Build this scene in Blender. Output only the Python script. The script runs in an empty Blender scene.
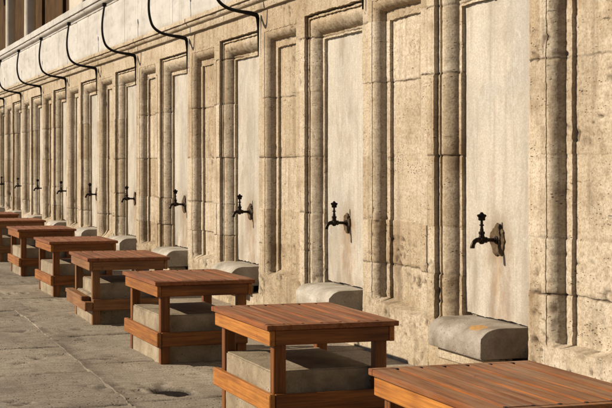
import bpy, bmesh, math, random
import numpy as np
from mathutils import Vector, Matrix
R = math.radians
S = bpy.context.scene
COL = S.collection

# ---------------------------------------------------------------- camera, sky, sun, exposure
PITCH = 2.2          # spacing of the fountain bays
TAP0 = 6.69          # x of the nearest tap in view
YAW = math.atan(493/1450)
cam = bpy.data.cameras.new('camera'); camo = bpy.data.objects.new('camera', cam); COL.objects.link(camo)
camo.location = (0, 3.2, 1.15)
fw = Vector((math.cos(YAW), -math.sin(YAW), 0))
camo.rotation_euler = fw.to_track_quat('-Z', 'Y').to_euler()
cam.sensor_width = 36; cam.lens = 36*1450/612; cam.shift_y = -42/612
cam.clip_start = .05; cam.clip_end = 2000
S.camera = camo
SUN_EL, SUN_AZ = 27.0, 27.0      # azimuth from +Y towards +X
sd = Vector((math.sin(R(SUN_AZ))*math.cos(R(SUN_EL)), math.cos(R(SUN_AZ))*math.cos(R(SUN_EL)), math.sin(R(SUN_EL))))
W = bpy.data.worlds.new('World'); S.world = W; W.use_nodes = True
wn = W.node_tree; bg = wn.nodes['Background']
sky = wn.nodes.new('ShaderNodeTexSky'); sky.sky_type = 'NISHITA'; sky.sun_disc = False
sky.sun_elevation = R(SUN_EL); sky.sun_rotation = R(SUN_AZ); sky.dust_density = .4; sky.air_density = .5
wn.links.new(sky.outputs[0], bg.inputs[0]); bg.inputs[1].default_value = 0.05
sl = bpy.data.lights.new('sun', 'SUN'); sl.energy = 5.0; sl.angle = R(.5); sl.color = (1, .88, .71)
so = bpy.data.objects.new('sun', sl); COL.objects.link(so)
so.rotation_euler = (-sd).to_track_quat('-Z', 'Y').to_euler(); so.location = (5, 10, 10)
S.render.engine = 'CYCLES'
S.view_settings.view_transform = 'Standard'; S.view_settings.look = 'None'
S.view_settings.exposure = 0.5; S.view_settings.gamma = 1

# ---------------------------------------------------------------- numpy noise
def _h(i, j, s):
    i = i.astype(np.int64); j = j.astype(np.int64)
    n = (i*374761393 + j*668265263 + s*1442695041) & 0xffffffff
    n = ((n ^ (n >> 13))*1274126177) & 0xffffffff
    n = n ^ (n >> 16)
    return (n & 0xffff)/65535.0
def vn(x, y, s=0):
    xi = np.floor(x); yi = np.floor(y); fx = x-xi; fy = y-yi
    fx = fx*fx*(3-2*fx); fy = fy*fy*(3-2*fy)
    a = _h(xi, yi, s); b = _h(xi+1, yi, s); c = _h(xi, yi+1, s); d = _h(xi+1, yi+1, s)
    return (a*(1-fx)+b*fx)*(1-fy)+(c*(1-fx)+d*fx)*fy
def fbm(x, y, s=0, o=4):
    v = 0; a = .5; t = 0
    for k in range(o):
        v = v+a*vn(x, y, s+k*17); t += a; x = x*2.03+7.1; y = y*2.03+3.7; a *= .5
    return v/t
def sm(a, b, x):
    t = np.clip((x-a)/(b-a), 0, 1); return t*t*(3-2*t)

# ---------------------------------------------------------------- node materials
class N:
    def __init__(s, name):
        s.m = bpy.data.materials.new(name); s.m.use_nodes = True; s.t = s.m.node_tree
        s.b = s.t.nodes['Principled BSDF']; s.g = s.t.nodes.new('ShaderNodeNewGeometry')
        s.pos = s.g.outputs['Position']
    def lk(s, a, b): s.t.links.new(a, b)
    def _in(s, n, i, v):
        if v is None: return
        if hasattr(v, 'is_linked') or isinstance(v, bpy.types.NodeSocket): s.lk(v, n.inputs[i])
        else: n.inputs[i].default_value = v
    def math(s, op, a, b=None, c=None, clamp=False):
        n = s.t.nodes.new('ShaderNodeMath'); n.operation = op; n.use_clamp = clamp
        s._in(n, 0, a); s._in(n, 1, b); s._in(n, 2, c); return n.outputs[0]
    def mp(s, sc, v=None, loc=(0, 0, 0)):
        n = s.t.nodes.new('ShaderNodeMapping'); s.lk(v or s.pos, n.inputs[0])
        n.inputs['Scale'].default_value = sc; n.inputs['Location'].default_value = loc; return n.outputs[0]
    def noise(s, sc, det=4, v=None, rough=.55, dist=0):
        n = s.t.nodes.new('ShaderNodeTexNoise'); n.inputs['Scale'].default_value = 1 if isinstance(sc, tuple) else sc
        n.inputs['Detail'].default_value = det; n.inputs['Roughness'].default_value = rough; n.inputs['Distortion'].default_value = dist
        s.lk(s.mp(sc, v) if isinstance(sc, tuple) else (v or s.pos), n.inputs['Vector']); return n.outputs[0]
    def vor(s, sc, v=None):
        n = s.t.nodes.new('ShaderNodeTexVoronoi'); n.inputs['Scale'].default_value = 1
        s.lk(s.mp(sc, v), n.inputs['Vector']); return n.outputs['Distance']
    def rng(s, v, a, b, c=0., d=1.):
        n = s.t.nodes.new('ShaderNodeMapRange'); n.interpolation_type = 'SMOOTHSTEP'
        s._in(n, 0, v); n.inputs[1].default_value = a; n.inputs[2].default_value = b
        n.inputs[3].default_value = c; n.inputs[4].default_value = d; return n.outputs[0]
    def ramp(s, v, pts):
        n = s.t.nodes.new('ShaderNodeValToRGB'); s.lk(v, n.inputs[0]); e = n.color_ramp.elements
        while len(e) < len(pts): e.new(.5)
        for q, (p, c) in zip(e, pts): q.position = p; q.color = (*c, 1)
        return n.outputs[0]
    def mix(s, f, a, b, mode='MIX'):
        n = s.t.nodes.new('ShaderNodeMix'); n.data_type = 'RGBA'; n.blend_type = mode
        s._in(n, 0, f)
        for i, v in ((6, a), (7, b)):
            if isinstance(v, tuple): v = (*v, 1)
            s._in(n, i, v)
        return n.outputs[2]
    def attr(s, name):
        n = s.t.nodes.new('ShaderNodeAttribute'); n.attribute_name = name; return n.outputs['Fac']
    def xyz(s):
        n = s.t.nodes.new('ShaderNodeSeparateXYZ'); s.lk(s.pos, n.inputs[0]); return n.outputs
    def bump(s, h, st=.5, d=.01, prev=None):
        n = s.t.nodes.new('ShaderNodeBump'); s.lk(h, n.inputs['Height']); n.inputs['Strength'].default_value = st
        n.inputs['Distance'].default_value = d
        if prev: s.lk(prev, n.inputs['Normal'])
        return n.outputs[0]
    def out(s, col=None, rough=None, nrm=None, spec=.3, metal=0):
        if not isinstance(col, tuple): col = s.mix(1., col, (.76, .76, .76), 'MULTIPLY')
        s._in(s.b, 'Base Color', (*col, 1) if isinstance(col, tuple) else col)
        s._in(s.b, 'Roughness', rough)
        if nrm: s.lk(nrm, s.b.inputs['Normal'])
        s.b.inputs['Specular IOR Level'].default_value = spec; s.b.inputs['Metallic'].default_value = metal
        return s.m

def travertine(name, light=(.68, .595, .465), mid=(.585, .49, .36), dark=(.285, .205, .125), grey=0.0, attrs=True):
    n = N(name)
    a = n.noise((2.2, 2.2, 3.4), 6, rough=.6)
    c = n.ramp(a, [(.28, dark), (.44, mid), (.62, light), (.85, (light[0]*1.1, light[1]*1.12, light[2]*1.2))])
    band = n.noise((5, 5, 38), 4)                          # bedding of the travertine
    c = n.mix(n.rng(band, .35, .7, .35, 0), c, (mid[0]*.85, mid[1]*.78, mid[2]*.68))
    streak = n.noise((16, 16, 1.3), 5)
    c = n.mix(n.rng(streak, .5, .7, 0, .5), c, (dark[0]*.8, dark[1]*.85, dark[2]*.9))
    fine = n.noise(95, 3)
    c = n.mix(n.rng(fine, .32, .62, .5, 0), c, (dark[0], dark[1], dark[2]))
    pa = n.noise((3.2, 3.2, 7), 7, rough=.7)
    c = n.mix(n.rng(pa, .56, .68, 0, .38), c, (dark[0]*1.15, dark[1]*1.05, dark[2]*.95))
    gm = n.noise((30, 30, 44), 5, rough=.7)
    c = n.mix(n.rng(gm, .48, .66, 0, .42), c, (dark[0]*.9, dark[1]*.85, dark[2]*.75))
    pv = n.vor((30, 30, 85), n.mp((1, 1, 1))); pm = n.noise((4, 4, 11), 4)
    pit = n.math('MULTIPLY', n.rng(pv, .16, .26, 1, 0), n.rng(pm, .54, .62, 0, 1))
    pv2 = n.noise((60, 60, 120), 2); pit2 = n.rng(pv2, .69, .76, 0, 1)
    pv3 = n.noise((8, 8, 34), 5, rough=.7); pit3 = n.math('MULTIPLY', n.rng(pv3, .63, .70, 0, .8), n.rng(n.noise((2, 2, 3), 3), .45, .6, 0, 1))
    pits = n.math('MAXIMUM', n.math('MAXIMUM', pit, pit2), pit3)
    c = n.mix(n.math('MULTIPLY', pits, n.rng(n.noise(14, 2), .35, .6, .25, .85)), c, (.07, .045, .024))
    if attrs:
        c = n.mix(1., c, n.ramp(n.attr('tone'), [(0, (.82, .77, .70)), (.35, (.95, .93, .89)), (.6, (1, 1, 1)), (1, (1.12, 1.14, 1.17))]), 'MULTIPLY')
        c = n.mix(n.math('MULTIPLY', n.attr('dirt'), .85), c, (.085, .052, .026))
    h = n.math('ADD', n.math('MULTIPLY', fine, .25), n.math('MULTIPLY', band, .5))
    h = n.math('SUBTRACT', h, n.math('MULTIPLY', pits, 1.6))
    nr = n.bump(h, .8, .006)
    return n.out(c, .88, nr, .2)

def marble_panel_mat(name, wet=False):
    n = N(name); X, Y, Z = n.xyz()
    a = n.noise((3, 3, .9), 5)
    c = n.ramp(a, [(.3, (.43, .385, .315)), (.5, (.59, .535, .445)), (.75, (.70, .645, .55))])
    st = n.noise((13, 13, .9), 6, dist=.8)
    c = n.mix(n.rng(st, .48, .70, 0, .45), c, (.33, .275, .20))
    cl = n.noise((5, 5, 3.5), 6, rough=.7)
    c = n.mix(n.rng(cl, .48, .66, 0, .5), c, (.33, .265, .185))
    bl = n.noise((2.2, 2.2, 1.4), 4, dist=.5)
    c = n.mix(n.rng(bl, .5, .64, 0, .35), c, (.40, .37, .34))
    vv = n.noise((3, 3, 1.2), 5, dist=1.2)
    c = n.mix(n.rng(n.math('ABSOLUTE', n.math('SUBTRACT', vv, .52)), 0, .02, .35, 0), c, (.72, .69, .62))
    pk = n.noise((9, 9, 2.2), 3)
    c = n.mix(n.rng(pk, .58, .72, 0, .3), c, (.50, .36, .28))
    gr = n.noise((70, 70, 120), 3)
    c = n.mix(n.rng(gr, .35, .65, .35, 0), c, (.30, .25, .19))
    # limescale and rust that ran down from the tap
    dx = n.math('SUBTRACT', n.math('MODULO', n.math('ADD', X, 22-TAP0+PITCH/2), PITCH), PITCH/2-.0)
    wob = n.math('MULTIPLY', n.math('SUBTRACT', n.noise((10, 10, 5), 4), .5), .13)
    ax = n.math('ABSOLUTE', n.math('ADD', dx, wob))
    below = n.math('MULTIPLY', n.rng(Z, .74, .80, 1, 0), n.rng(Z, .1, .72, .5, 1))
    m1 = n.math('MULTIPLY', n.rng(ax, .03, .20, 1, 0), below)
    c = n.mix(n.math('MULTIPLY', n.math('MULTIPLY', m1, n.rng(n.noise((18, 18, 9), 5), .4, .62, .1, 1)), .65), c, (.34, .185, .075))
    m2 = n.math('MULTIPLY', n.rng(ax, .0, .035, 1, 0), below)
    c = n.mix(n.math('MULTIPLY', m2, .35), c, (.62, .44, .25))
    az = n.math('ABSOLUTE', n.math('SUBTRACT', Z, .74)); hal = n.math('MULTIPLY', n.rng(ax, .05, .20, 1, 0), n.rng(az, .05, .22, 1, 0))
    c = n.mix(n.math('MULTIPLY', hal, .45), c, (.27, .185, .10))
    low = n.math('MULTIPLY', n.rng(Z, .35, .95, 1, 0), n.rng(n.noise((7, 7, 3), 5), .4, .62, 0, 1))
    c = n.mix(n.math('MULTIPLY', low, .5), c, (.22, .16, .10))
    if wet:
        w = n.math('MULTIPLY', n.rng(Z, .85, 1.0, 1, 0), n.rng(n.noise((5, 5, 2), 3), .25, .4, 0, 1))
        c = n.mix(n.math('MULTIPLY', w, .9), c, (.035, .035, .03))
    h = n.math('ADD', n.math('MULTIPLY', gr, .6), n.noise((30, 30, 12), 4))
    return n.out(c, .62, n.bump(h, .16, .003), .3)

def marble_mat(name):
    n = N(name)
    a = n.noise((1.2, 1.2, 2.), 6, dist=.6)
    c = n.ramp(a, [(.3, (.46, .425, .37)), (.5, (.60, .565, .505)), (.75, (.68, .65, .60))])
    v = n.noise((.8, .8, 6), 6, dist=1.5)
    c = n.mix(n.rng(n.math('ABSOLUTE', n.math('SUBTRACT', v, .5)), .0, .05, .18, 0), c, (.33, .30, .26))
    st = n.noise((26, 26, 1.6), 5)
    c = n.mix(n.rng(st, .55, .72, 0, .5), c, (.36, .29, .20))
    c = n.mix(n.math('MULTIPLY', n.attr('dirt'), .8), c, (.10, .075, .045))
    h = n.noise(60, 4)
    return n.out(c, .55, n.bump(h, .3, .004), .4)

def wood(name, axis, base=(.30, .105, .028), pale=(.42, .17, .05), dark=(.10, .032, .010), worn=0.0, rough=.42):
    n = N(name)
    sc = [42, 42, 42]; sc[axis] = 1.6
    g = n.noise(tuple(sc), 6, rough=.65, dist=.4)
    sc2 = [150, 150, 150]; sc2[axis] = 5
    g2 = n.noise(tuple(sc2), 3)
    c = n.ramp(g, [(.28, dark), (.45, base), (.68, pale)])
    c = n.mix(n.rng(g2, .35, .6, .45, 0), c, dark)
    big = n.noise(3.5, 3)
    c = n.mix(n.rng(big, .4, .7, 0, .4), c, dark)
    if worn:
        s3 = [30, 30, 30]; s3[axis] = 3
        w = n.noise(tuple(s3), 5, rough=.7)
        c = n.mix(n.rng(w, .40, .66, 0, worn), c, (.235, .165, .105))
    kn = n.vor((7, 7, 7))
    c = n.mix(n.rng(kn, .03, .10, .6, 0), c, dark)
    h = n.math('ADD', g, n.math('MULTIPLY', g2, .6))
    r = n.rng(g, .3, .7, rough+.14, rough-.08)
    return n.out(c, r, n.bump(h, .35, .003), .28)

def rock(name, cols, sc=7., rough=.85, pits=.6, stain=None):
    n = N(name)
    a = n.noise(sc, 8, rough=.62)
    c = n.ramp(a, [(.3, cols[0]), (.5, cols[1]), (.7, cols[2])])
    f = n.noise(110, 3)
    c = n.mix(n.rng(f, .3, .6, .4, 0), c, cols[0])
    p = n.math('MULTIPLY', n.rng(n.vor((38, 38, 38)), .12, .22, 1, 0), n.rng(n.noise(5, 3), .48, .62, 0, 1))
    c = n.mix(n.math('MULTIPLY', p, pits), c, (.05, .04, .03))
    if stain:
        X, Y, Z = n.xyz()
        a2 = n.math('POWER', n.math('DIVIDE', n.math('SUBTRACT', X, stain[0]), stain[2]), 2)
        b2 = n.math('POWER', n.math('DIVIDE', n.math('SUBTRACT', Y, stain[1]), stain[3]), 2)
        e = n.math('ADD', n.math('ADD', a2, b2), n.math('MULTIPLY', n.math('SUBTRACT', n.noise(28, 5), .5), 2.2))
        m = n.math('MULTIPLY', n.rng(e, .7, 1.1, .85, 0), n.rng(Z, .27, .30, 0, 1))
        c = n.mix(m, c, n.ramp(n.noise(60, 3), [(.3, (.36, .17, .03)), (.7, (.62, .34, .09))]))
    h = n.math('SUBTRACT', n.math('ADD', n.math('MULTIPLY', f, .4), n.noise(24, 5)), n.math('MULTIPLY', p, 1.2))
    return n.out(c, rough, n.bump(h, .6, .006), .25)

def ground_mat():
    n = N('worn_paving')
    a = n.noise((1.1, 2.6, 1), 7, rough=.62)
    c = n.ramp(a, [(.3, (.20, .165, .12)), (.48, (.35, .295, .22)), (.7, (.48, .415, .32))])
    b = n.noise((5, 22, 5), 6, rough=.65)
    b = n.noise((26, 5, 5), 6, rough=.65)
    c = n.mix(n.rng(b, .4, .66, 0, .5), c, (.19, .145, .10))
    f = n.noise(90, 4)
    c = n.mix(n.rng(f, .3, .62, .5, 0), c, (.15, .115, .08))
    l = n.noise((9, 9, 9), 5)
    c = n.mix(n.rng(l, .58, .7, 0, .45), c, (.40, .345, .265))
    p = n.math('MULTIPLY', n.rng(n.vor((30, 30, 30)), .10, .24, 1, 0), n.rng(n.noise(2.2, 4), .46, .58, 0, 1))
    c = n.mix(n.math('MULTIPLY', p, .65), c, (.05, .038, .026))
    c = n.mix(1., c, n.ramp(n.attr('tone'), [(0, (.74, .72, .70)), (.5, (1, 1, 1)), (1, (1.22, 1.2, 1.17))]), 'MULTIPLY')
    c = n.mix(n.math('MULTIPLY', n.attr('dirt'), .85), c, (.04, .03, .02))
    h = n.math('SUBTRACT', n.math('ADD', n.math('MULTIPLY', f, .5), b), n.math('MULTIPLY', p, 1.5))
    return n.out(c, .78, n.bump(h, .8, .008), .3)

def plain(name, c, rough=.5, metal=0, sc=60, var=.3, st=.3, spec=.4):
    n = N(name)
    a = n.noise(sc, 4)
    col = n.mix(n.rng(a, .35, .65, 0, 1), tuple(v*(1-var) for v in c), tuple(min(1, v*(1+var)) for v in c))
    return n.out(col, rough, n.bump(a, st, .002), spec, metal)

M = {}
M['stone'] = travertine('travertine')
M['stone_plain'] = travertine('travertine_plain', attrs=False)
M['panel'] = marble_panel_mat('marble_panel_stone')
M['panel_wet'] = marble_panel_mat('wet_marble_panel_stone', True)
M['marble'] = marble_mat('parapet_marble')
M['basin'] = rock('basin_stone', ((.27, .225, .165), (.47, .42, .345), (.64, .60, .525)), 6, .6, .3)
M['basin_stained'] = rock('stained_basin_stone', ((.21, .165, .12), (.36, .31, .25), (.50, .455, .39)), 6, .6, .3, (TAP0-.16, .075, .085, .035))
M['block'] = rock('foot_block_stone', ((.20, .15, .095), (.34, .27, .18), (.47, .39, .275)), 7)
M['ground'] = ground_mat()
M['iron'] = plain('wrought_iron', (.012, .010, .009), .5, .6, 80, .4, .5)
M['tapmetal'] = plain('dark_bronze', (.030, .019, .012), .42, .8, 90, .6, .4)
M['mortar'] = rock('rusty_mortar', ((.045, .027, .012), (.105, .064, .03), (.19, .125, .06)), 26)
M['column'] = rock('column_marble', ((.50, .43, .33), (.62, .55, .44), (.72, .66, .56)), 2.5, .6, .1)
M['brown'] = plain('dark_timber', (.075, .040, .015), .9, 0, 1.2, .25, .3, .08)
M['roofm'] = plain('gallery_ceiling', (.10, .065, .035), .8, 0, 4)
M['stain'] = plain('orange_stain', (.50, .25, .05), .7, 0, 70, .25)
M['hole'] = plain('dark_screw_hole', (.012, .008, .005), .8)
M['wet'] = plain('wet_dirt', (.016, .009, .006), .75, 0, 30, .6, .6, .1)
M['groove'] = wood('fresh_groove_wood', 0, (.62, .20, .03), (.75, .28, .05), (.40, .11, .015))
WT = {  # top / side colours of the stools, red with side shade painted in
 'amber': dict(base=(.50, .185, .030), pale=(.68, .29, .055), dark=(.20, .062, .010)),
 'red': dict(base=(.23, .075, .013), pale=(.36, .130, .024), dark=(.075, .022, .004)),  # darker wood; on amber and tawny stools it paints shade on ends and legs
 'tawny': dict(base=(.36, .125, .020), pale=(.50, .20, .038), dark=(.13, .040, .009)),
 'pale': dict(base=(.30, .13, .045), pale=(.44, .22, .085), dark=(.12, .05, .016)),
}
WM = {}
for k, v in WT.items():
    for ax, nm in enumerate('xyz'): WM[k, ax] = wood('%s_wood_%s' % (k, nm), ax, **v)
    WM[k, 'top'] = wood('%s_weathered_top' % k, 0, (.30, .088, .020), (.42, .145, .034), (.11, .030, .008), worn=.22)
WM['worn', 'top'] = wood('greyed_weathered_top', 0, (.33, .105, .022), (.46, .17, .038), (.11, .032, .008), worn=.42, rough=.4)

# ---------------------------------------------------------------- mesh helpers
def link(name, me, mats, parent=None, smooth=None):
    o = bpy.data.objects.new(name, me); COL.objects.link(o)
    for m in (mats if isinstance(mats, (list, tuple)) else [mats]): me.materials.append(m)
    if parent: o.parent = parent
    if smooth is not None:
        me.polygons.foreach_set('use_smooth', [True]*len(me.polygons))
        me.set_sharp_from_angle(angle=R(smooth))
    return o
def bmobj(name, bm, mats, parent=None, smooth=None):
    bmesh.ops.recalc_face_normals(bm, faces=bm.faces)
    me = bpy.data.meshes.new(name); bm.to_mesh(me); bm.free()
    return link(name, me, mats, parent, smooth)
def tag(o, label, cat, group=None, kind=None):
    if label: o['label'] = label
    if cat: o['category'] = cat
    if group: o['group'] = group
    if kind: o['kind'] = kind
    return o
def empty(name, loc, label, cat, group=None):
    o = bpy.data.objects.new(name, None); COL.objects.link(o); o.location = loc; o.empty_display_size = .1
    return tag(o, label, cat, group)
def box(bm, x0, x1, y0, y1, z0, z1, mi=0, bev=.0025, jit=0, rnd=None):
    v = [bm.verts.new((x, y, z)) for x in (x0, x1) for y in (y0, y1) for z in (z0, z1)]
    if jit:
        for q in v: q.co += Vector([rnd.uniform(-jit, jit) for _ in range(3)])
    F = [(0, 1, 3, 2), (4, 6, 7, 5), (0, 4, 5, 1), (2, 3, 7, 6), (0, 2, 6, 4), (1, 5, 7, 3)]
    fs = [bm.faces.new([v[i] for i in f]) for f in F]
    for f in fs: f.material_index = mi
    if bev:
        es = list({e for f in fs for e in f.edges})
        r = bmesh.ops.bevel(bm, geom=es, offset=bev, segments=1, affect='EDGES')
        for f in r['faces']: f.material_index = mi
def tube(bm, pts, rads, seg=10, mi=0, flat=1.0):
    pts = [Vector(p) for p in pts]; rings = []
    up = Vector((1, 0, 0))
    for i, p in enumerate(pts):
        d = (pts[min(i+1, len(pts)-1)]-pts[max(i-1, 0)]).normalized()
        a = d.cross(up)
        if a.length < .1: a = d.cross(Vector((0, 1, 0)))
        a.normalize(); b = d.cross(a).normalized(); r = rads[i] if isinstance(rads, (list, tuple)) else rads
        rings.append([bm.verts.new(p+a*r*math.cos(t*2*math.pi/seg)+b*r*flat*math.sin(t*2*math.pi/seg)) for t in range(seg)])
    for r0, r1 in zip(rings, rings[1:]):
        for i in range(seg):
            f = bm.faces.new((r0[i], r0[(i+1) % seg], r1[(i+1) % seg], r1[i])); f.material_index = mi
    for r, in ((rings[0],), (rings[-1],)):
        f = bm.faces.new(r); f.material_index = mi
def smooth_path(pts, n=6):
    P = [Vector(p) for p in pts]; out = []
    for i in range(len(P)-1):
        p0 = P[max(i-1, 0)]; p1 = P[i]; p2 = P[i+1]; p3 = P[min(i+2, len(P)-1)]
        for k in range(n):
            t = k/n
            out.append(.5*((2*p1)+(p2-p0)*t+(2*p0-5*p1+4*p2-p3)*t*t+(3*p1-p0-3*p2+p3)*t**3))
    out.append(P[-1]); return out
def grid_mesh(name, X, Y, Z, keep=None, attrs=None, flip=False):
    ny, nx = X.shape
    co = np.stack([X, Y, Z], -1).reshape(-1, 3)
    i = np.arange(ny-1)[:, None]*nx+np.arange(nx-1)[None, :]
    q = np.stack([i, i+1, i+nx+1, i+nx], -1).reshape(-1, 4)
    if keep is not None: q = q[keep.reshape(-1)]
    if flip: q = q[:, ::-1]
    me = bpy.data.meshes.new(name)
    me.vertices.add(len(co)); me.vertices.foreach_set('co', co.astype(np.float32).ravel())
    me.loops.add(q.size); me.loops.foreach_set('vertex_index', q.astype(np.int32).ravel())
    me.polygons.add(len(q)); me.polygons.foreach_set('loop_start', (np.arange(len(q))*4).astype(np.int32))
    me.update(calc_edges=True)
    for k, v in (attrs or {}).items():
        a = me.attributes.new(k, 'FLOAT', 'POINT'); a.data.foreach_set('value', v.astype(np.float32).ravel())
    return me
def uniq(a, eps=.0007):
    a = np.sort(np.array(a)); out = [a[0]]
    for v in a[1:]:
        if v-out[-1] > eps: out.append(v)
    return np.array(out)

# ---------------------------------------------------------------- ground
GX = lambda: uniq(np.concatenate([np.arange(-3, 5, .12), np.arange(5, 13, .022), np.arange(13, 20, .05), np.arange(20, 45, .12)]))
HOLE = (7.075, 1.50)
KERB = 1.745
def ground_part(name, ys, z0, jstep, seed):
    x = GX(); X, Y = np.meshgrid(x, ys); X = X.copy(); Y = Y.copy()
    ww = .03*(fbm(X*1.3, Y*.2, seed+3)-.5)
    xs = X+ww*1.6+.03*(fbm(Y*1.1, X*0+3, seed+5, 3)-.5)+.05*(Y-1.5)
    cell = np.floor(xs/jstep); fr = xs/jstep-cell; dj = np.minimum(fr, 1-fr)*jstep
    tone = _h(cell, cell*0+np.floor((Y+1)/9.), seed)
    groove = np.exp(-(dj/.012)**2)*(.55+.9*vn(X*5, Y*5, seed+9))
    tl = _h(cell, cell*0+3, seed+4)-.5
    H = .008*(fbm(X*1.1, Y*1.3, seed)-.5)+.006*(fbm(X*7, Y*9, seed+1)-.5)+.005*tl+.006*(fbm(X*26, Y*30, seed+2, 2)-.5)
    pt = np.clip(vn(X*16, Y*22, seed+7)*vn(X*5, Y*4, seed+8)-.50, 0, 1)
    H = H-groove*.016-pt*.06
    dirt = np.clip(groove*.95+pt*3, 0, 1)
    return X, Y, z0+H, tone, dirt
# raised worn strip beside the wall
ys = uniq(np.concatenate([np.arange(-.2, .8, .08), np.arange(.8, KERB-.03, .022), [KERB-.022, KERB-.012, KERB-.004, KERB+.001, KERB+.008, KERB+.03]]))
X, Y, Z, tone, dirt = ground_part('strip', ys, 0, 1.37, 11)
wob = (.022-.012*np.clip(X-7.3, -3, 8)+.035*(fbm(X*1.1, X*0+.5, 21, 3)-.5)+.03*(fbm(X*6, X*0+.5, 22, 3)-.5))*sm(KERB-.35, KERB-.02, Y)
rim = sm(KERB-.07, KERB-.02, Y)*(1-sm(KERB-.004, KERB+.02, Y))
Z = Z+.002*rim*(vn(X*4, Y*0, 5)); Y = Y+wob
Z = np.where(ys[:, None] > KERB+.0005, -.045, Z)
tone = np.clip(tone*.9+.05+.15*rim, 0, 1)
d2 = ((X-HOLE[0])/.15)**2+((Y-HOLE[1]-.25*(X-HOLE[0]))/.095)**2+.9*(fbm(X*18, Y*18, 40, 3)-.5)
Z = Z-.022*(1-sm(.7, .95, d2)); dirt = np.clip(dirt+(1-sm(.85, 1.2, d2)), 0, 1)*(1-.8*rim)
dirt = np.clip(dirt+rim*.55*sm(.35, .6, fbm(X*5, X*0+2, 33, 3)), 0, 1)
o = link('paved_strip', grid_mesh('paved_strip', X, Y, Z, attrs=dict(tone=tone, dirt=dirt)), M['ground'], smooth=60)
tag(o, None, None, None, 'structure')
# outer slabs
ys = uniq(np.concatenate([np.arange(KERB-.14, 2.9, .022), np.arange(2.9, 6, .12)]))
X, Y, Z, tone, dirt = ground_part('slabs', ys, -.005, 1.14, 57)
tone = np.clip(tone*.9+.0, 0, 1)
o = link('paving_slabs', grid_mesh('paving_slabs', X, Y, Z, attrs=dict(tone=tone, dirt=dirt)), M['ground'], smooth=60)
tag(o, None, None, None, 'structure')
bm = bmesh.new()
v = [bm.verts.new(p) for p in ((-600, -600, -.06), (600, -600, -.06), (600, 600, -.06), (-600, 600, -.06))]; bm.faces.new(v)
tag(bmobj('ground', bm, M['ground']), None, None, None, 'structure')
# wet dirt at the bottom of the hole
bm = bmesh.new(); rr = random.Random(3)
v = [bm.verts.new((HOLE[0]+.12*math.cos(a)*rr.uniform(.75, 1.1), HOLE[1]+.075*math.sin(a)*rr.uniform(.75, 1.1)+.02*math.cos(a), -.011)) for a in [k*2*math.pi/18 for k in range(18)]]
bm.faces.new(v)
tag(bmobj('puddle', bm, M['wet']), None, None, None, 'structure')

# ---------------------------------------------------------------- the wall
MH, MT, FW = .39, 1.985, .17      # marble half width, marble top, frame width
IC, IHW, ITOP, IW = 1.11, .38, 2.125, .16
BASE = .335; TOPZ = 2.30
JO = [.54, .80, 1.185, 1.63, 2.0]
P1 = [0, .0012, .012, .030, .0312, .038]+list(np.linspace(.042, .143, 13))+[.1445, .1456, .157, .1582, .1687, .170]
def prof1(o):
    y = np.full(o.shape, -.150)
    s = np.clip((.1445-o)/.106, 0, 1)
    tor = -.058+.040*np.sqrt(np.clip(1-(2*s-1)**2, 0, 1))-.050*s**1.6
    y = np.where(o >= .0010, -.088, y)
    y = np.where(o > .0308, -.106, y)
    y = np.where(o > .0385, tor, y)
    y = np.where(o > .1450, -.026, y)
    y = np.where(o > .1576, -.056, y)      # undercut behind the outer fillet
    y = np.where(o > .1690, 0, y)
    return y
P2 = [0, .003, .0042]+list(np.linspace(.012, .0655, 10))+[.0665, .0675, .095, .1235, .1247, .16]
def prof2(u):
    q = np.clip((u-.004)/.062, 0, 1)
    y = -.004-.066*(1-(1-q**2.2)**.55)
    y = np.where(u < .0035, 0, y); y = np.where(u > .0670, -.070, y); y = np.where(u > .1240, -.090, y)
    return y
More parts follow.
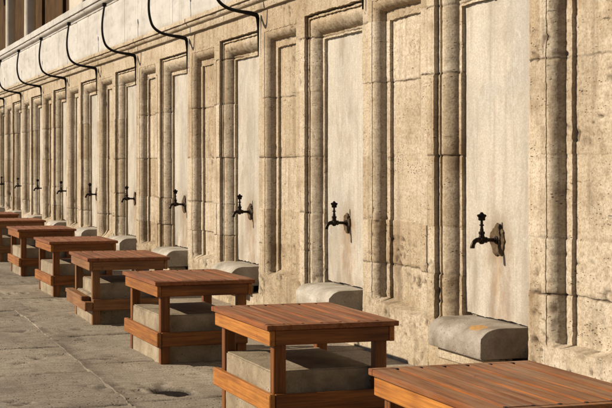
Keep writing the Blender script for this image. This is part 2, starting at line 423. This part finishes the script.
def wall_fields(X, Z):
    t = np.mod(X-TAP0+PITCH/2, PITCH)-PITCH/2; bay = np.floor((X-TAP0+PITCH/2)/PITCH)
    t2 = np.mod(X-TAP0-IC+PITCH/2, PITCH)-PITCH/2
    o = np.maximum(np.abs(t)-MH, Z-MT); u = np.minimum(IHW-np.abs(t2), ITOP-Z)
    y = np.zeros(X.shape)
    y = np.where(o < FW, prof1(o), y); y = np.where(u > 0, prof2(u), y)
    # decayed foot of the wall: the mouldings die into a rough base course
    fb = np.where((o < FW+.03) & (t < 0), .135, BASE-.02)+.07*(fbm(X*1.6, Z*0+1, 71, 2)-.5)
    base = -.004+.016*(fbm(X*3, Z*5, 72, 3)-.5)
    inniche = (o < .0005) & (Z > .17)
    wgt = sm(-.006, .006, fb-Z)*(~inniche)
    y = y*(1-wgt)+base*wgt
    # block joints
    sid = np.where(np.abs(t) < .655, bay*4+(t > 0), 1000+np.floor((X-TAP0)/PITCH)*3)
    course = np.zeros(X.shape); g = np.zeros(X.shape)
    for zj in JO:
        course += (Z > zj)
        on = _h(sid, Z*0+np.round(zj*100), 5)
        g = np.maximum(g, np.exp(-((Z-zj)/.0055)**2)*(on > .42)*(.25+1.0*vn(X*6, Z*0+zj*9, 6)))
    tone = _h(sid, course, 8)
    y = y+.006*(_h(sid, course, 19)-.5)
    er = .45+1.0*(1-sm(.30, .85, Z))+.9*sm(.55, .75, fbm(X*.9, Z*1.4, 80, 3))
    n1 = fbm(X*9, Z*11, 81, 4)-.5; n2 = fbm(X*38, Z*46, 82, 3)-.5
    y = y+er*(.0020*n1+.0040*n2)
    pv = vn(X*30, Z*48, 83); pm = fbm(X*4, Z*7, 84, 3)
    pit = np.clip(pv-.70, 0, 1)*sm(.47, .6, pm)*er
    y = y-pit*.03-g*.007
    ch = np.clip(fbm(X*14, Z*10, 85, 3)-.62, 0, 1)*er       # bruised spots on the arrises
    y = y-ch*.012*(y > -.05)
    dirt = np.clip(pit*3.2+g*.8+ch*1.2+.25*sm(.60, .75, fbm(X*7, Z*2, 86))*er*.6, 0, 1)
    wx = .0022*(fbm(X*3, Z*9, 87, 4)-.5)*np.minimum(er, 1.5)+.0034*(vn(X*50, Z*60, 88)-.5)*er+.006*sm(.58, .72, fbm(X*5, Z*22, 96, 3))*(vn(X*20, Z*30, 97)-.5)
    wz = .010*(fbm(X*2.2, Z*3, 89, 2)-.5)+.004*(vn(X*40, Z*40, 90)-.5)*2
    wz = wz*sm(TOPZ, TOPZ-.08, Z)*sm(-.05, .05, Z)
    return y, wx, wz, tone, dirt, o

wall = empty('fountain_wall', (0, 0, 0), 'long weathered cream stone wall of moulded niches with marble panels, cornice and parapet', 'wall')
KS = list(range(-2, 13))
for k in KS:
    tx = TAP0+PITCH*k
    dz = .013 if -1 <= k <= 1 else (.02 if k <= 4 else .04)
    lo, hi = tx-1.545+PITCH*0, tx+.655
    xs = list(np.arange(lo, hi, dz))+[lo, hi]
    for p in P1: xs += [tx+MH+p, tx-MH-p]
    ic = tx+IC-PITCH
    for p in P2: xs += [ic-IHW+p, ic+IHW-p]
    # thin out regular columns that crowd the profile ones
    xs = uniq(xs, .0009); xs[0] = lo; xs[-1] = hi
    zs = list(np.arange(-.05, TOPZ, dz))+[TOPZ]+[MT+p for p in P1]+[ITOP-p for p in P2]
    for zj in JO: zs += [zj-.008, zj-.004, zj, zj+.004, zj+.008]
    zs = uniq(zs, .0009)
    X, Z = np.meshgrid(xs, zs)
    y, wx, wz, tone, dirt, o = wall_fields(X, Z)
    Xd = X+wx*sm(lo, lo+.03, X)*sm(hi, hi-.03, X)
    o = np.where(Z < .17, 1., o)
    oc = (o[:-1, :-1] < -.004) & (o[1:, 1:] < -.004) & (o[1:, :-1] < -.004) & (o[:-1, 1:] < -.004)
    me = grid_mesh('stone_bay', Xd, y, Z+wz, keep=~oc, attrs=dict(tone=tone, dirt=dirt), flip=False)
    link('stone_bay', me, M['stone'], wall, 50)
    # marble slab in the niche
    px = np.arange(tx-MH-.012, tx+MH+.013, .02); pz = np.arange(.347, MT+.02, .02)
    X, Z = np.meshgrid(px, pz)
    Z = Z+(Z < .35)*.016*(fbm(X*22, X*0, 95, 3)-.45)
    hol = np.exp(-(((X-tx)/.06)**2+((Z-.745)/.075)**2)*1.2)
    y = -.110+.004*(fbm(X*3, Z*2, 91, 3)-.5)+.0025*(fbm(X*20, Z*20, 92, 3)-.5)-.006*sm(.6, .3, Z)*fbm(X*14, Z*14, 93, 3)
    y = y-.006*hol*(fbm(X*22, Z*22, 94, 2))
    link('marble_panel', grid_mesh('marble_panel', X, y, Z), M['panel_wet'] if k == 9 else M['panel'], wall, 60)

# courses that run the length of the wall: profile (y, z) swept along x
def sweep(name, prof, mat, x0=.7, x1=34.5, seed=1, jstep=1.9, amp=.0025, step=.045, sm_a=40):
    pr = []
    for (a, b) in zip(prof, prof[1:]):
        L = math.hypot(b[0]-a[0], b[1]-a[1]); n = max(1, int(L/.04))
        for i in range(n): pr.append((a[0]+(b[0]-a[0])*i/n, a[1]+(b[1]-a[1])*i/n))
    pr.append(prof[-1]); pr = np.array(pr)
    xs = uniq(np.concatenate([np.arange(x0, x1, step)]+[[j-.007, j-.0025, j, j+.0025, j+.007] for j in np.arange(math.ceil(x0/jstep)*jstep, x1, jstep)]), .001)
    X = np.repeat(xs[None, :], len(pr), 0); Yp = np.repeat(pr[:, :1], len(xs), 1); Zp = np.repeat(pr[:, 1:], len(xs), 1)
    fr = X/jstep-np.round(X/jstep); g = np.exp(-(fr*jstep/.004)**2)
    nn = fbm(X*9+Yp*7, Zp*13, seed, 4)-.5; n2 = fbm(X*2, Zp*3, seed+1, 2)-.5
    chip = np.clip(fbm(X*7, Zp*30, seed+3, 3)-.60, 0, 1)
    off = amp*2*nn+amp*1.5*n2-g*.008-chip*.05*(amp/.0025)
    tone = _h(np.floor(X/jstep+.5), X*0, seed)*.6+.2
    me = grid_mesh(name, X, Yp+off, Zp+off*.3, attrs=dict(tone=tone, dirt=np.clip(g*.8+chip*1.5, 0, 1)), flip=False)
    return link(name, me, mat, wall, sm_a)
def arc(y0, z0, y1, z1, n=5, cave=False):
    out = []
    for i in range(n+1):
        a = i/n*math.pi/2
        if cave: out.append((y0+(y1-y0)*(1-math.cos(a)), z0+(z1-z0)*math.sin(a)))
        else: out.append((y0+(y1-y0)*math.sin(a), z0+(z1-z0)*(1-math.cos(a))))
    return out
sweep('cornice', [(-.05, 2.297), (.028, 2.297), (.030, 2.300), (.030, 2.345), (.034, 2.346)]+arc(.036, 2.350, .060, 2.374)+[(.060, 2.378), (.048, 2.382), (.048, 2.386), (.074, 2.388), (.074, 2.418), (.070, 2.424), (.02, 2.434)], M['stone'], seed=201, amp=.0022)
sweep('parapet', [(.02, 2.430), (.026, 2.44), (.026, 2.925), (.02, 2.935)], M['marble'], seed=231, jstep=2.2, amp=.0012)
sweep('coping', [(.0, 2.928), (.034, 2.928), (.036, 2.931), (.036, 2.952), (.046, 2.955)]+arc(.048, 2.958, .082, 2.995)+[(.082, 3.002), (.070, 3.006), (.070, 3.012), (.098, 3.014), (.098, 3.092), (.090, 3.10), (-.5, 3.112), (-.5, 2.9)], M['marble'], seed=261, jstep=2.2, amp=.0012)
# solid core and gallery floor behind the facing
bm = bmesh.new(); box(bm, .7, 34.5, -.75, -.14, -.1, 2.9, bev=0)
bmobj('core', bm, M['stone_plain'], wall)

# ---------------------------------------------------------------- taps
ORD = ['nearest', 'second', 'third', 'fourth', 'fifth', 'sixth', 'seventh', 'eighth', 'ninth', 'tenth']
def build_tap():
    root = empty('tap', (0, 0, 0), '', 'tap')
    bm = bmesh.new()
    pipe = [(0, -.02, 0), (0, .02, 0), (0, .021, 0), (0, .045, .001), (0, .060, .001), (0, .062, .001), (0, .078, .002), (0, .082, .002), (0, .098, .002), (0, .101, .002), (0, .118, .001), (0, .130, -.006), (0, .139, -.020), (0, .142, -.034), (0, .142, -.040)]
    rad = [.013, .013, .0098, .0098, .0098, .0155, .0155, .0185, .0185, .0145, .0122, .0116, .0112, .0122, .0120]
    tube(bm, pipe, rad, 12)
    tube(bm, [(0, .090, -.020), (0, .090, -.014), (0, .090, .012), (0, .090, .030), (0, .090, .031), (0, .090, .044), (0, .090, .045), (0, .090, .060)], [.008, .014, .017, .0125, .016, .016, .0105, .009], 12)
    bmobj('spout', bm, M['tapmetal'], root, 40)
    bm = bmesh.new()
    tube(bm, [(0, .090, .058), (0, .090, .072), (0, .090, .074), (0, .090, .080), (0, .090, .082), (0, .090, .104)], [.0080, .0070, .0120, .0120, .0072, .0066], 10)
    # lobed, flower-like key set across the tap
    c = Vector((0, .090, .120)); n = 56; fr = []; bk = []
    for i in range(n):
        a = i*2*math.pi/n; lob = .0180+.0030*math.cos(5*(a-math.pi/2)); p = Vector((.5*lob*math.cos(a), lob*math.cos(a), lob*1.12*math.sin(a)))
        fr.append(bm.verts.new(c+p+Vector((.0065, -.001, 0)))); bk.append(bm.verts.new(c+p-Vector((.0065, -.001, 0))))
    cf = bm.verts.new(c+Vector((.011, -.002, 0))); cb = bm.verts.new(c-Vector((.011, -.002, 0)))
    for i in range(n):
        j = (i+1) % n
        bm.faces.new((fr[i], fr[j], bk[j], bk[i])); bm.faces.new((cf, fr[j], fr[i])); bm.faces.new((cb, bk[i], bk[j]))
    bmobj('handle', bm, M['tapmetal'], root, 35)
    bm = bmesh.new(); rr = random.Random(8); n = 30; ring = []
    for (y, sc) in ((-.012, 1.05), (.006, 1.0), (.010, .86)):
        rnd = random.Random(5)
        ring.append([bm.verts.new((-.006+sc*(.078+rnd.uniform(-.008, .008)+.006*math.sin(3*a+1))*math.cos(a)*(1), y+rr.uniform(-.0015, .0015), -.002+sc*(.083+rnd.uniform(-.007, .006)+.006*math.sin(5*a))*math.sin(a))) for a in [i*2*math.pi/n for i in range(n)]])
    for r0, r1 in zip(ring, ring[1:]):
        for i in range(n): bm.faces.new((r0[i], r0[(i+1) % n], r1[(i+1) % n], r1[i]))
    cc = bm.verts.new((0, .004, 0))
    for i in range(n): bm.faces.new((ring[-1][i], ring[-1][(i+1) % n], cc))
    bmobj('wall_patch', bm, M['mortar'], root)
    bm = bmesh.new()
    tube(bm, [(0, .003, 0), (0, .012, 0), (0, .015, 0)], [.020, .020, .012], 16)
    bmobj('flange', bm, M['tapmetal'], root, 35)
    return root
def copy_tree(o, parent=None):
    c = o.copy(); COL.objects.link(c); c.parent = parent
    for ch in list(o.children): copy_tree(ch, c)
    return c
TL = ['nearest and largest dark bronze tap with a flower key, in the rightmost marble niche',
      'dark bronze tap second from the right, over rust streaks on its marble panel',
      'dark tap third from the right with upright key', 'dark tap fourth from the right in its narrow niche',
      'dark tap fifth from the right', 'dark tap sixth from the right, in the left part of the wall',
      'small distant tap seventh from the right', 'small distant tap third from the left end of the row',
      'small distant tap second from the left end of the row', 'farthest tap, leftmost, over a dark wet panel']
rnd = random.Random(4)
tap0 = build_tap()
for k in range(10):
    o = tap0 if k == 0 else copy_tree(tap0)
    o.location = (TAP0+PITCH*k+[0.0, .0, .02, -.01, 0, .02, 0, 0, .01, 0][k], -.108, .752)
    o.rotation_euler = (0, 0, R([0, -3, 2, 4, -3, 2, 0, 3, -2, 0][k]))
    for ch in o.children:
        if ch.name.startswith('wall_patch') and k: ch.scale = (rnd.uniform(.7, 1.0), 1, rnd.uniform(.75, 1.0)); ch.rotation_euler = (0, rnd.choice((0, .4, 2.9, 3.4)), 0)
        if ch.name.startswith('handle'): ch.rotation_euler = (0, 0, 0)
    tag(o, TL[k], 'tap', 'bronze taps in the wall niches')

# ---------------------------------------------------------------- curved stones under the taps
BL = ['grey curved-top stone block with an orange stain, beneath the nearest tap',
      'pale curved-top stone block beneath the second tap from the right',
      'curved-top stone block beneath the third tap from the right', 'curved-top stone block beneath the fourth tap from the right',
      'curved-top stone block beneath the fifth tap from the right', 'curved-top stone block beneath the sixth tap from the right',
      'small curved stone block beneath the seventh tap from the right', 'small curved stone block third from the left end of the row',
      'small curved stone block second from the left end of the row', 'farthest curved stone block, dark, at the left edge']
def basin_mesh(seed):
    prof = []
    for y in [-.125, -.10, -.075, -.05, -.025, 0, .02, .04, .06, .075, .09, .102, .113, .122, .129, .134, .137, .139, .140]:
        q = np.clip((y-.02)/.12, 0, 1)
        prof.append((y, .338-.050*q**3.4-.012*(q > .99)))
    pts = [(-.125, .19)]+prof+[(.141, .262), (.140, .235), (.139, .198), (.134, .190), (-.125, .19)]
    P = np.array(pts); xs = np.concatenate([[-.312, -.310], np.linspace(-.30, .30, 25), [.310, .312]])
    X = np.repeat(xs[None, :], len(P), 0); Yp = np.repeat(P[:, :1], len(xs), 1); Zp = np.repeat(P[:, 1:], len(xs), 1)
    top = Zp > .255
    Zp = Zp-top*.012*np.cos(np.clip(X/.25, -1, 1)*math.pi/2)**2*sm(.0, .12, Yp)
    e = (np.abs(X) > .311)
    Zp = Zp-e*top*.002; Yp = Yp-e*(Yp > .13)*.002
    nz = fbm(X*10+seed*3, Yp*12+Zp*9, seed, 4)-.5
    Zp = Zp+.006*nz*top; Yp = Yp+.006*nz*(Yp > .12)
    me = grid_mesh('basin_slab', X, Yp, Zp, flip=True)
    bm = bmesh.new(); bm.from_mesh(me); bmesh.ops.remove_doubles(bm, verts=bm.verts, dist=.0002)
    bmesh.ops.holes_fill(bm, edges=[e for e in bm.edges if e.is_boundary], sides=0)
    bmesh.ops.triangulate(bm, faces=[f for f in bm.faces if len(f.verts) > 4])
    return bm
def build_basin(k, loc):
    root = empty('stone_basin', loc, BL[k], 'stone block', 'curved stone blocks below the taps')
    bmobj('curved_slab', basin_mesh(300+k), M['basin_stained' if k == 0 else 'basin'], root, 38)
    bm = bmesh.new(); rr = random.Random(k)
    box(bm, -.27, .285, -.06, .095, .125, .187, bev=.008, jit=.006, rnd=rr)
    bmobj('support', bm, M['stone_plain'], root)
    return root
for k in range(10):
    b = build_basin(k, (TAP0+PITCH*k, 0, 0))
    b.rotation_euler = (0, 0, R([0, 1, -1, 0, 2, -1, 0, 1, 0, 0][k]))

# ---------------------------------------------------------------- iron brackets
IL = {1: 'short black iron strap end at the top edge, above the second tap from the right',
      2: 'largest black curved iron bracket, cut off by the top edge', 3: 'black curved iron bracket second largest, reaching the top edge',
      4: 'black curved iron bracket with a square knob just under the top edge', 5: 'black curved iron bracket fifth from the left, left of the square-knobbed one',
      6: 'black curved iron bracket fourth from the left', 7: 'black curved iron bracket third from the left',
      8: 'small black curved iron bracket second from the left', 9: 'leftmost black iron bracket, partly out of view'}
def build_bracket():
    root = empty('iron_bracket', (0, 0, 0), '', 'iron bracket')
    bm = bmesh.new()
    pts = smooth_path([(0, .018, .245), (0, .035, .262), (0, .10, .275), (0, .185, .288), (0, .26, .308), (0, .315, .345), (0, .345, .395), (0, .365, .49), (0, .365, .61), (0, .345, .765)], 5)
    rad = [.0105+.0085*math.sin(min(i/12, 1)*math.pi*.8)-.005*i/len(pts) for i in range(len(pts))]
    tube(bm, pts, rad, 8)
    bmobj('arm', bm, M['iron'], root, 50)
    bm = bmesh.new(); box(bm, -.022, .022, .323, .367, .762, .800, bev=.006)
    bmobj('knob', bm, M['iron'], root)
    return root
br0 = build_bracket()
for k in range(1, 10):
    o = br0 if k == 1 else copy_tree(br0)
    o.location = (TAP0+PITCH*k-.605, 0, 2.0)
    tag(o, IL[k], 'iron bracket', 'curved iron brackets along the cornice')
    L = .14 if k == 1 else .0
    bm = bmesh.new()
    tube(bm, [(0, .016, -.048+L), (0, .016, .0+L*.6), (0, .017, .16), (0, .020, .235), (0, .030, .262)], [.0040, .0055, .0085, .015, .016], 8, flat=.8)
    bmobj('strap', bm, M['iron'], o, 50)

# ---------------------------------------------------------------- stools and foot blocks
SX = [4.45, 6.605, 8.89, 11.0, 13.21, 15.55, 17.78, 20.0]      # far end of each stool top
SYF = [1.47, 1.425, 1.38, 1.36, 1.31, 1.26, 1.24, 1.23]      # its front edge
SROT = [0, .4, .6, -1.0, .5, 0, .8, -.5]
TINT = ['amber', 'amber', 'tawny', 'pale', 'tawny', 'tawny', 'pale', 'red']
TOPS = ['worn', 'red', 'red', 'pale', 'red', 'pale', 'pale', 'red']
SL = ['nearest wooden stool with greyed slatted top and bright orange side, cut by the right edge',
      'large wooden stool second from the right, reddish slatted top and amber front apron',
      'dark red-brown wooden stool third from the right, behind the hole in the paving',
      'pale greyish-brown wooden stool fourth from the right with a low plank pulled out of line',
      'red-brown wooden stool fifth from the right', 'wooden stool sixth from the right, just inside the left edge',
      'distant wooden stool seventh from the right, only its right end in view', 'farthest wooden stool, a sliver at the left edge']
FL = ['rough stone block under the nearest stool, mostly out of view', 'rough grey stone block under the second stool from the right',
      'rough stone block under the third stool from the right, behind the hole in the paving', 'stepped stone block under the pale fourth stool from the right',
      'rough stone block under the fifth stool from the right', 'rough stone block under the sixth stool from the right',
      'distant stone block under the seventh stool from the right', 'farthest stone block, under the farthest stool']
LX, LY, HT = .87, .59, .472
def build_stool(k):
    r = random.Random(50+k); t = TINT[k]
    root = empty('wooden_stool', (0, 0, 0), SL[k], 'stool', 'wooden stools in front of the taps')
    # local frame: x from -LX (near end) to 0 (far end), y from -LY (wall side) to 0 (front)
    bm = bmesh.new(); zt = HT
    ew = .034
    n = 7; w = (LY-.0)/n; gp = .0095
    for i in range(n):
        y0 = -LY+i*w+(gp/2 if i else 0); y1 = -LY+(i+1)*w-(gp/2 if i < n-1 else 0); d = r.uniform(-.0012, .0012)
        box(bm, -LX+ew, -ew, y0, y1, zt-.022, zt+d, 0, .002)
    box(bm, -LX, -LX+ew-.0008, -LY-.001, .001, zt-.0225, zt-.0008, 0, .002)
    box(bm, -ew+.0008, 0, -LY-.001, .001, zt-.0225, zt-.0004, 0, .002)
    box(bm, -LX+ew+.001, -ew-.001, -LY+.004, -.004, zt-.021, zt-.0035, 1, 0)
    for i in range(1, n):
        y = -LY+i*w
        for xx in (-ew-.006, -LX+ew+.006): box(bm, xx-.006, xx+.006, y-.005, y+.005, zt-.008, zt+.0008, 2, 0)
    bmobj('top', bm, [WM[TOPS[k], 'top'], M['groove'] if k < 3 else WM['amber', 0], M['hole']], root)
    zb = zt-.088; i0 = .014; th = .024
    za = zt-.0235
    bm = bmesh.new(); box(bm, -LX+i0, -i0, -i0-th, -i0, zb, za); bmobj('front_apron', bm, WM[t, 0], root)
    bm = bmesh.new(); box(bm, -LX+i0, -i0, -LY+i0, -LY+i0+th, zb, za); bmobj('rear_apron', bm, WM[t, 0], root)
    for x0 in (-LX+i0+.0015, -i0-th-.0015):
        bm = bmesh.new(); box(bm, x0, x0+th, -LY+i0+th+.001, -i0-th-.001, zb+.001, za); bmobj('side_apron', bm, WM['red' if t in ('amber', 'tawny') else t, 1], root)  # redder end boards, their colour darkened to imitate shade
    # aprons stop flush; the ends are butted by the front boards
    lw, ld = .048, .055
    i1 = i0+th+.002
    for xs in (-LX+i1, -i1-lw):
        for y0 in (-LY+i1, -i1-ld):
            bm = bmesh.new(); box(bm, xs, xs+lw, y0, y0+ld, -.002, za-.001, bev=.003); bmobj('leg', bm, WM['red' if t in ('amber', 'tawny') else t, 2], root)  # legs take the darker wood, so shade is painted into them
    # low planks outside the legs
    rt = .026; zr0, zr1 = .100, .182
    out = .030 if k == 3 else 0; fx = .012
    f0 = -i1+.0015
    bm = bmesh.new(); box(bm, -LX+i1-rt-.002+(0), -i1+rt+.03, f0, f0+rt+out, zr0, zr1-(.02 if k == 3 else 0), bev=.004)
    if k == 3: box(bm, -LX+i1+.10, -i1+rt+.042, f0+.001, f0+rt+out+.006, zr1-.018, zr1+.012, bev=.004)
    bmobj('front_plank', bm, WM[t, 0], root)
    bm = bmesh.new(); box(bm, -LX+i1-rt-.0015, -LX+i1-.0015, -LY+i1, f0-.002, zr0+.002, zr1-.001, bev=.004)
    bmobj('side_plank', bm, WM['red' if t in ('amber', 'tawny') else t, 1], root)  # near end plank, shade put into its darker wood colour
    bm = bmesh.new(); box(bm, -i1+.0015, -i1+rt+.0015, -LY+i1, f0-.002, zr0+.002, zr1-.001, bev=.004)
    bmobj('side_plank', bm, WM['red' if t in ('amber', 'tawny') else t, 1], root)  # far end plank in the same shade-darkened wood
    root.location = (SX[k], SYF[k], 0); root.rotation_euler = (R(r.uniform(-.3, .3)), R(r.uniform(-.3, .3)), R(SROT[k]))
    root.rotation_euler[0] = root.rotation_euler[1] = 0
    return root
def rough_block(bm, x0, x1, y0, y1, z0, z1, seed, step=.035):
    tmp = bmesh.new(); bmesh.ops.create_cube(tmp, size=1)
    for v in tmp.verts:
        v.co = Vector((x0+(v.co.x+.5)*(x1-x0), y0+(v.co.y+.5)*(y1-y0), z0+(v.co.z+.5)*(z1-z0)))
    bmesh.ops.bevel(tmp, geom=list(tmp.edges), offset=.006, segments=2, affect='EDGES')
    bmesh.ops.subdivide_edges(tmp, edges=[e for e in tmp.edges if e.calc_length() > .1], cuts=9, use_grid_fill=True)
    tmp.normal_update()
    co = np.array([v.co[:] for v in tmp.verts]); 
    d = .011*(fbm(co[:, 0]*9+co[:, 2]*5, co[:, 1]*9+co[:, 2]*7, seed, 3)-.5)
    for v, q in zip(tmp.verts, d): v.co += v.normal*float(q)
    me = bpy.data.meshes.new('t'); tmp.to_mesh(me); tmp.free(); bm.from_mesh(me); bpy.data.meshes.remove(me)
for k in range(8):
    build_stool(k)
    i1 = .040; lw = .048
    bm = bmesh.new()
    r = random.Random(90+k)
    h = .275+r.uniform(-.008, .008)
    rough_block(bm, -LX+i1+lw+.005, -i1-lw-.005, -LY+.085, -i1-.006, -.03, h if k not in (3,) else .20, 400+k)
    if k == 3: rough_block(bm, -LX+i1+lw+.005, -i1-lw-.03, -LY+.085, -i1-.045, .18, .29, 420)
    o = bmobj('foot_block', bm, M['block'], None, 50)
    o.location = (SX[k], SYF[k], 0); o.rotation_euler = (0, 0, R(SROT[k]))
    tag(o, FL[k], 'stone block', 'rough stone blocks under the stools')

# ---------------------------------------------------------------- gallery behind the parapet
def shaft(px_d, y, rad, label):
    bm = bmesh.new()
    prof = [(2.86, rad*1.5), (2.95, rad*1.5), (2.97, rad*1.28), (3.02, rad*1.34), (3.05, rad*1.08), (3.1, rad), (4.2, rad*.99), (8.55, rad*.93), (8.58, rad*1.08), (8.62, rad*.98), (9.0, rad*1.4)]
    seg = 28; rings = [[bm.verts.new((rr*math.cos(i*2*math.pi/seg), rr*math.sin(i*2*math.pi/seg), z)) for i in range(seg)] for z, rr in prof]
    for a, b in zip(rings, rings[1:]):
        for i in range(seg): bm.faces.new((a[i], a[(i+1) % seg], b[(i+1) % seg], b[i]))
    bm.faces.new(rings[0]); bm.faces.new(rings[-1])
    o = bmobj('gallery_column', bm, M['column'], None, 40); o.location = (px_d, y, 0)
    return tag(o, label, 'column', 'gallery columns behind the parapet')
def xat(px, y):      # along-wall position seen at a photograph column, for a plane y
    r = (px-306)/1450; c, s = math.cos(YAW), math.sin(YAW)
    return (y-3.2)/(-s-r*c)*(c-r*s)
shaft(xat(10.5, -1.6), -1.6, .125, 'pale round column at the far left, in front of the dark gallery wall')
shaft(xat(30, -1.6), -1.6, .135, 'pale round column second from the left, in front of the dark gallery wall')
bm = bmesh.new(); xx = xat(69, -1.6); box(bm, xx-1.5, xx, -1.9, -1.6, 2.86, 9.0, bev=.02)
tag(bmobj('gallery_pier', bm, M['column']), 'pale square pier above the parapet, right of the two round columns', 'pier')
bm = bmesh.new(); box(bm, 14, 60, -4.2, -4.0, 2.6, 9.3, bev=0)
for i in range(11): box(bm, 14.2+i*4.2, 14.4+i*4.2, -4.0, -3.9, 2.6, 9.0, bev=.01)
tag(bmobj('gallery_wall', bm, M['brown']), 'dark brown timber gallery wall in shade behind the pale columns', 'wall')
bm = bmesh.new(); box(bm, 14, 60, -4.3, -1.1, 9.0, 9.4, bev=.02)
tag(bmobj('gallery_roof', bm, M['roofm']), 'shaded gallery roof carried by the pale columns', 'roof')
bm = bmesh.new(); box(bm, 14, 60, -4.3, -.76, 2.6, 2.86, bev=0)
tag(bmobj('gallery_floor', bm, M['column']), None, None, None, 'structure')
